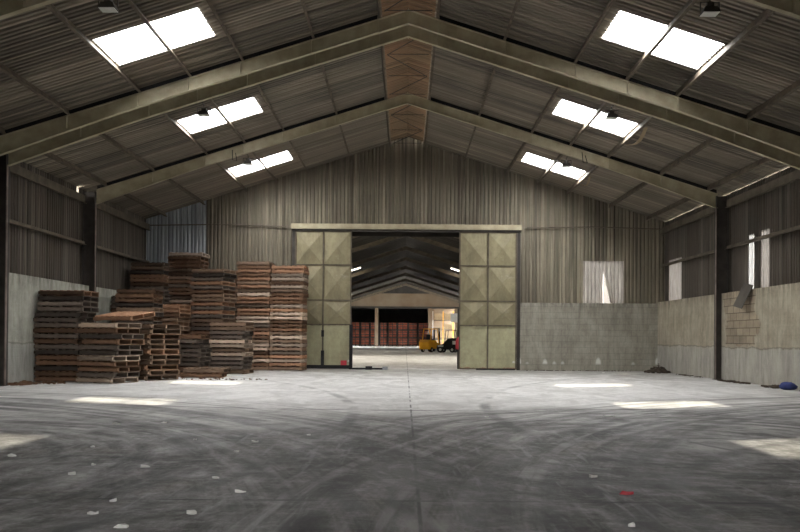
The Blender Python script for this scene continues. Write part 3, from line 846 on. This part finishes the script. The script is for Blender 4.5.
# loose pallets on the floor and leaning top pallet
put_pallet(-6.05, 24.1, 0, math.radians(4), (0,0), 'plain', 2, 0, True, 'loose pallet flat on the floor before the low fanned stack', 'loose pallets')
put_pallet(-5.95, 24.1, .143, math.radians(1), (0,0), 'plain', 4, 1, True, 'loose pallet lying on another before the low fanned stack', 'loose pallets')
put_pallet(-7.45, 24.15, 0, math.radians(-12), (0,0), 'plain', 1, 2, True, 'loose dark pallet on the floor between jumbled and fanned stacks', 'loose pallets')
put_pallet(-7.45, 20.9+.35, 11*.1425+.11, math.radians(-20), (math.radians(9), 0), 'plain', 2, 0, True, 'orange pallet tilted on top of the leaning stack', 'loose pallets')
# small light bundle at foot of reddish stack
# ------------------------------------------------------------------ lamps
def lamp(x, y, z, label):
    t = empty('floodlight', (x, y+.25, z), label, 'lamp', 'floodlights hanging from the steel frames')
    g = MB()
    a = [(-.15,-.12,0),(.15,-.12,0),(.15,.12,0),(-.15,.12,0)]; b = [(-.22,-.17,-.16),(.22,-.17,-.16),(.22,.17,-.16),(-.22,.17,-.16)]
    g.add(a+b, [(0,1,2,3),(7,6,5,4),(0,4,5,1),(1,5,6,2),(2,6,7,3),(3,7,4,0)])
    g.box(-.09,.09,-.07,.07,0,.1); g.build('housing', M['steel_dark'], t)
    g = MB(); g.box(-.2,.2,-.15,.15,-.175,-.158); g.build('glass', M['glassw'], t)
    t.scale = (.65,.65,.65); zt = (zraf(x) - z - .02)/.65
    g = MB(); g.bar((-.24,0,-.08),(-.24,0,.13),.02,.04,(0,1,0)); g.bar((.24,0,-.08),(.24,0,.13),.02,.04,(0,1,0)); g.bar((-.25,0,.13),(.25,0,.13),.04,.02)
    g.bar((0,0,.13),(0,0,max(.15,zt)),.03,.03,(0,1,0)); g.bar((0,.02,max(.15,zt)-.02),(0,-.25,max(.15,zt)-.02),.03,.03); g.build('bracket', M['steel_dark'], t)
for i, y in enumerate((12.95, 19.26, 24.76)):
    for s in (-1, 1):
        x = RX+s*4.98
        lamp(x, y, zraf(x)-.2, 'floodlight under the %s rafter of the %s steel frame' % ('left' if s < 0 else 'right', ['nearest','doubled','farther single'][i]))
# sagging cables near the farther lamps
for s in (-1, 1):
    g = MB(); x = RX+s*5.4
    g.tube([(x, 24.66, zraf(x)+.2), (x+.02, 24.6, zraf(x)-.12), (x+.15, 24.6, zraf(x)-.15), (x+.1, 24.66, zraf(x)+.1)], .012, 6)
    tag(g.build('cable', M['wire']), 'looped cable beside the %s farther floodlight' % ('left' if s < 0 else 'right'), 'cable', 'looped cables')
    # torn light strip hanging along the purlin by the skylights
for (y0, y1, s, w) in ((21.3, 23.2, 1, .1), (27.8, 29.2, 1, .07)):
    x = RX+s*6.36
    g = MB(); n = 8; g.open = True
    pts = [(x+.06*math.sin(math.pi*i/n), y0+(y1-y0)*i/n, zroof(x)-.08-.16*math.sin(math.pi*i/n)) for i in range(n+1)]
    for i in range(n): g.bar(pts[i], pts[i+1], w, .012)
    tag(g.build('insulation_strip', M['carton']), 'pale torn strip sagging beside the right skylight, %s one' % ('nearer' if y0 < 25 else 'farther'), 'strip', 'torn strips')

# bent sheet lying over the right wall top
g = MB(); n = 6
pa = []
for i in range(n+1):
    t = i/n
    pa.append((9.77-.28*t, 22.75+.1*t, 2.82-.66*t))
for i in range(n):
    g.bar(pa[i], pa[i+1], .5, .012, (1,0,.5))
tag(g.build('bent_sheet', M['metalsheet']), 'bent grey metal sheet hanging over the right wall top', 'metal sheet')

# ------------------------------------------------------------------ debris and scraps
def rubble(name, spots, mat, label, seed, cat='debris'):
    rnd = random.Random(seed); g = MB()
    for (cx, cy, rx, ry, h, n, sz) in spots:
        for _ in range(n):
            a = rnd.uniform(0, 2*math.pi); r = math.sqrt(rnd.random())
            x, y = cx+rx*r*math.cos(a), cy+ry*r*math.sin(a); z = h*(1-r)**.8*rnd.random()
            s = sz*rnd.uniform(.4, 1.2)
            Mx = Matrix.Translation((x, y, max(s*.4, z))) @ Matrix.Rotation(rnd.uniform(0, 6.3), 4, 'Z') @ Matrix.Rotation(rnd.uniform(-.5,.5), 4, 'X')
            g.box(-s*rnd.uniform(.5,1.3), s*rnd.uniform(.5,1), -s*.5, s*.5, -s*.35, s*.35, Mx)
    return tag(g.build(name, mat), label, cat, kind='stuff')
rubble('debris', [(9.35,29.6,.4,.6,.36,130,.07)], M['rubble'], 'heap of dark rubble in the right back corner', 1)
rubble('debris', [(9.55,23.3,.2,1.1,.03,90,.045)], M['rubble'], 'reddish scraps along the foot of the right column', 2)
rubble('debris', [(-9.5,19.9,.28,.6,.10,110,.05),(-9.0,20.3,.4,.3,.04,30,.05)], W[1], 'splintered wood scraps at the foot of the left wall', 3)
rubble('debris', [(9.55,20.6,.2,.7,.08,60,.05)], M['rubble'], 'brown scraps beside the blue rag at the right wall', 4)
rubble('debris', [(6.6,30.75,2.2,.12,.03,120,.03)], M['rubble'], 'thin line of dirt along the foot of the grey block wall', 6)
rubble('debris', [(9.63,27.2,.12,1.3,.02,60,.03)], M['rubble'], 'thin dirt line at the right wall between column and rubble heap', 7)
rubble('debris', [(-5.2,22.9,1.3,.45,.02,50,.03)], W[2], 'wood chips scattered before the low pallets', 5)
# blue bag at right
g = MB(); rnd = random.Random(5)
N, R = 14, 8; vs = []
for i in range(R+1):
    t = math.pi*i/R
    for j in range(N):
        p = 2*math.pi*j/N; q = 1+rnd.uniform(-.16,.16)
        vs.append((.20*math.sin(t)*math.cos(p)*q, .2*math.sin(t)*math.sin(p)*q, max(0, .09+.10*math.cos(t)*q)))
g.add(vs, [(i*N+j, i*N+(j+1)%N, (i+1)*N+(j+1)%N, (i+1)*N+j) for i in range(R) for j in range(N)])
tag(g.build('rag', M['bluep'], loc=(9.5, 19.85, 0), smooth=True), 'crumpled blue rag at the foot of the right wall', 'rag')
# fallen bar by the left door leaf
t = empty('door_bar', (-1.6, 30.6, 0), 'dark bar lying on the floor by the left door leaf', 'bar')
MB().tube([(-.4,0,.04),(.85,.05,.04)], .035, 8).build('rod', M['black'], t)
MB().box(.1,.35,-.1,.12,0,.13).build('clamp', M['black'], t)
MB().box(.75,.95,-.12,.14,0,.12).build('end_block', M['grey'], t)

def at_floor(px, py):
    py = py - .007*(px-405)
    d = F*CAMH/(py-338); return ((px-405)*d/F, d)
scr = [(165,388+35,.18,'p'),(117,424,.3,'p'),(94,447,.12,'p'),(74,474.5,.13,'p'),(95,465,.12,'p'),(14,456,.2,'p'),(146,467,.2,'p'),(115,501,.13,'p'),(193,513.5,.15,'p'),(95,513.5,.15,'p'),
       (217,478,.13,'p'),(242,492,.16,'p'),(256,442,.2,'p'),(238,452,.12,'p'),(196,440,.1,'p'),(330,383.5,.8,'p'),(310,435,.12,'p'),(610,416.5,.4,'p'),(593,477,.16,'g'),(633,526,.12,'p'),
       (627,494,.2,'r'),(604,373,.2,'p'),(487,417,.2,'p'),(124,527,.2,'p')]
rnd = random.Random(9)
for i, (px, py, w, c) in enumerate(scr):
    x, y = at_floor(px, py); g = MB(); n = 6; w *= .6
    poly = [(w*.5*math.cos(2*math.pi*k/n)*rnd.uniform(.5,1), w*.35*math.sin(2*math.pi*k/n)*rnd.uniform(.5,1)) for k in range(n)]
    g.add([(p[0], p[1], .004+rnd.uniform(0,.022)) for p in poly]+[(p[0], p[1], .0) for p in poly], [tuple(range(n)), tuple(range(n,2*n))[::-1]]+[(k,(k+1)%n,n+(k+1)%n,n+k) for k in range(n)])
    o = g.build('paper_scrap', M['redp'] if c == 'r' else M['glassw'] if c == 'g' else M['paper'], loc=(x, y, 0)); o.rotation_euler = (0,0,rnd.uniform(-.4,.4))
    if c == 'r': tag(o, 'torn red scrap lying on the floor at right', 'scrap')
    else:
        zone = 'left half' if px < 400 else 'right half'
        far = 'far' if py < 430 else 'middle' if py < 470 else 'near'
        tag(o, 'small torn white paper scrap on the %s of the floor, %s area' % (zone, far), 'paper scrap', 'paper scraps on the %s %s floor' % (far, zone))

# light crumpled paper stuck in jumbled stack
g = MB(); g.add([(-.11,0,0),(.0,-.02,-.08),(.14,0,.07),(.07,.02,.11),(-.1,.03,.03),(0,.05,.02)], [(0,1,2),(0,2,3),(0,3,4),(1,5,2),(2,5,3),(3,5,4),(4,5,0),(0,5,1)])
tag(g.build('paper_wad', M['paper'], loc=(-7.33, 21.5, .95)), 'white paper wad caught in the side of the jumbled stack', 'paper')

# ------------------------------------------------------------------ light
w = bpy.data.worlds.new('World'); S.world = w; w.use_nodes = True
nt = w.node_tree; bg = nt.nodes['Background']; bg.inputs[0].default_value = (1,.975,.945,1); bg.inputs[1].default_value = 24.0
sun = bpy.data.lights.new('sun', 'SUN'); sun.energy = 5.5; sun.angle = math.radians(1.2); sun.color = (1,.90,.70)
so = bpy.data.objects.new('sun', sun); C.objects.link(so); so.location = (0, 40, 30)
so.rotation_euler = Vector((-.2,-7.0,-7.3)).to_track_quat('-Z','Y').to_euler()
def portal(loc, sx, sy, d):
    l = bpy.data.lights.new('portal', 'AREA'); l.shape = 'RECTANGLE'; l.size = sx; l.size_y = sy; l.cycles.is_portal = True
    o = bpy.data.objects.new('portal', l); C.objects.link(o); o.location = loc; o.rotation_euler = Vector(d).to_track_quat('-Z','Y').to_euler()
    return o
for r0, r1 in ROWS:
    for s in (-1, 1):
        xm = (SX0+SX1)/2
        l = portal((RX+s*xm, (r0+r1)/2, zroof(RX+xm)-.03), 1, 1, (-s*math.sin(math.atan(SL)), 0, -math.cos(math.atan(SL))))
        # orient so that its local x follows the slope
        t = math.atan(SL); l.rotation_euler = (0, s*t, 0); l.data.size = (SX1-SX0)/math.cos(t); l.data.size_y = r1-r0
portal((0, -7.9, 1.3), 2.8, 2.6, (0,1,0))
for s in (-1, 1):
    portal((s*9.95, 105, 2.0), 6, 4.0, (-s,0,0)).rotation_euler = (0, s*math.pi/2, 0)
portal((8.6, 118, 2.7), 5, 5.2, (-1,0,0)).rotation_euler = (0, math.pi/2, 0); 
for r0, r1 in FROWS:
    for s in (-1, 1):
        xm = (SX0+SX1)/2; t = math.atan(SL)
        l = portal((RX+s*xm, (r0+r1)/2, zroof(RX+xm)-.04), (SX1-SX0)/math.cos(t), r1-r0, (0,0,-1)); l.rotation_euler = (0, s*t, 0)

# ------------------------------------------------------------------ camera
cam = bpy.data.cameras.new('camera'); co = bpy.data.objects.new('camera', cam); C.objects.link(co)
cam.sensor_width = 36; cam.lens = F/800*36; cam.clip_end = 500
th = math.radians(.5)
cam.shift_y = (338-266-F*math.tan(th))/800; cam.shift_x = -5/800
co.location = (0, 0, CAMH)
co.rotation_euler = (Matrix.Rotation(math.pi/2+th, 4, 'X') @ Matrix.Rotation(.007, 4, 'Z')).to_euler()
S.camera = co
vs = S.view_settings
S.display_settings.display_device = 'sRGB'
vs.view_transform = 'Standard'; vs.look = 'None'; vs.gamma = 1; vs.use_curve_mapping = False; vs.exposure = 0.85
S.cycles.max_bounces = 10; S.cycles.diffuse_bounces = 6; S.cycles.transparent_max_bounces = 12
S.cycles.sample_clamp_indirect = 8
S.cycles.use_denoising = True
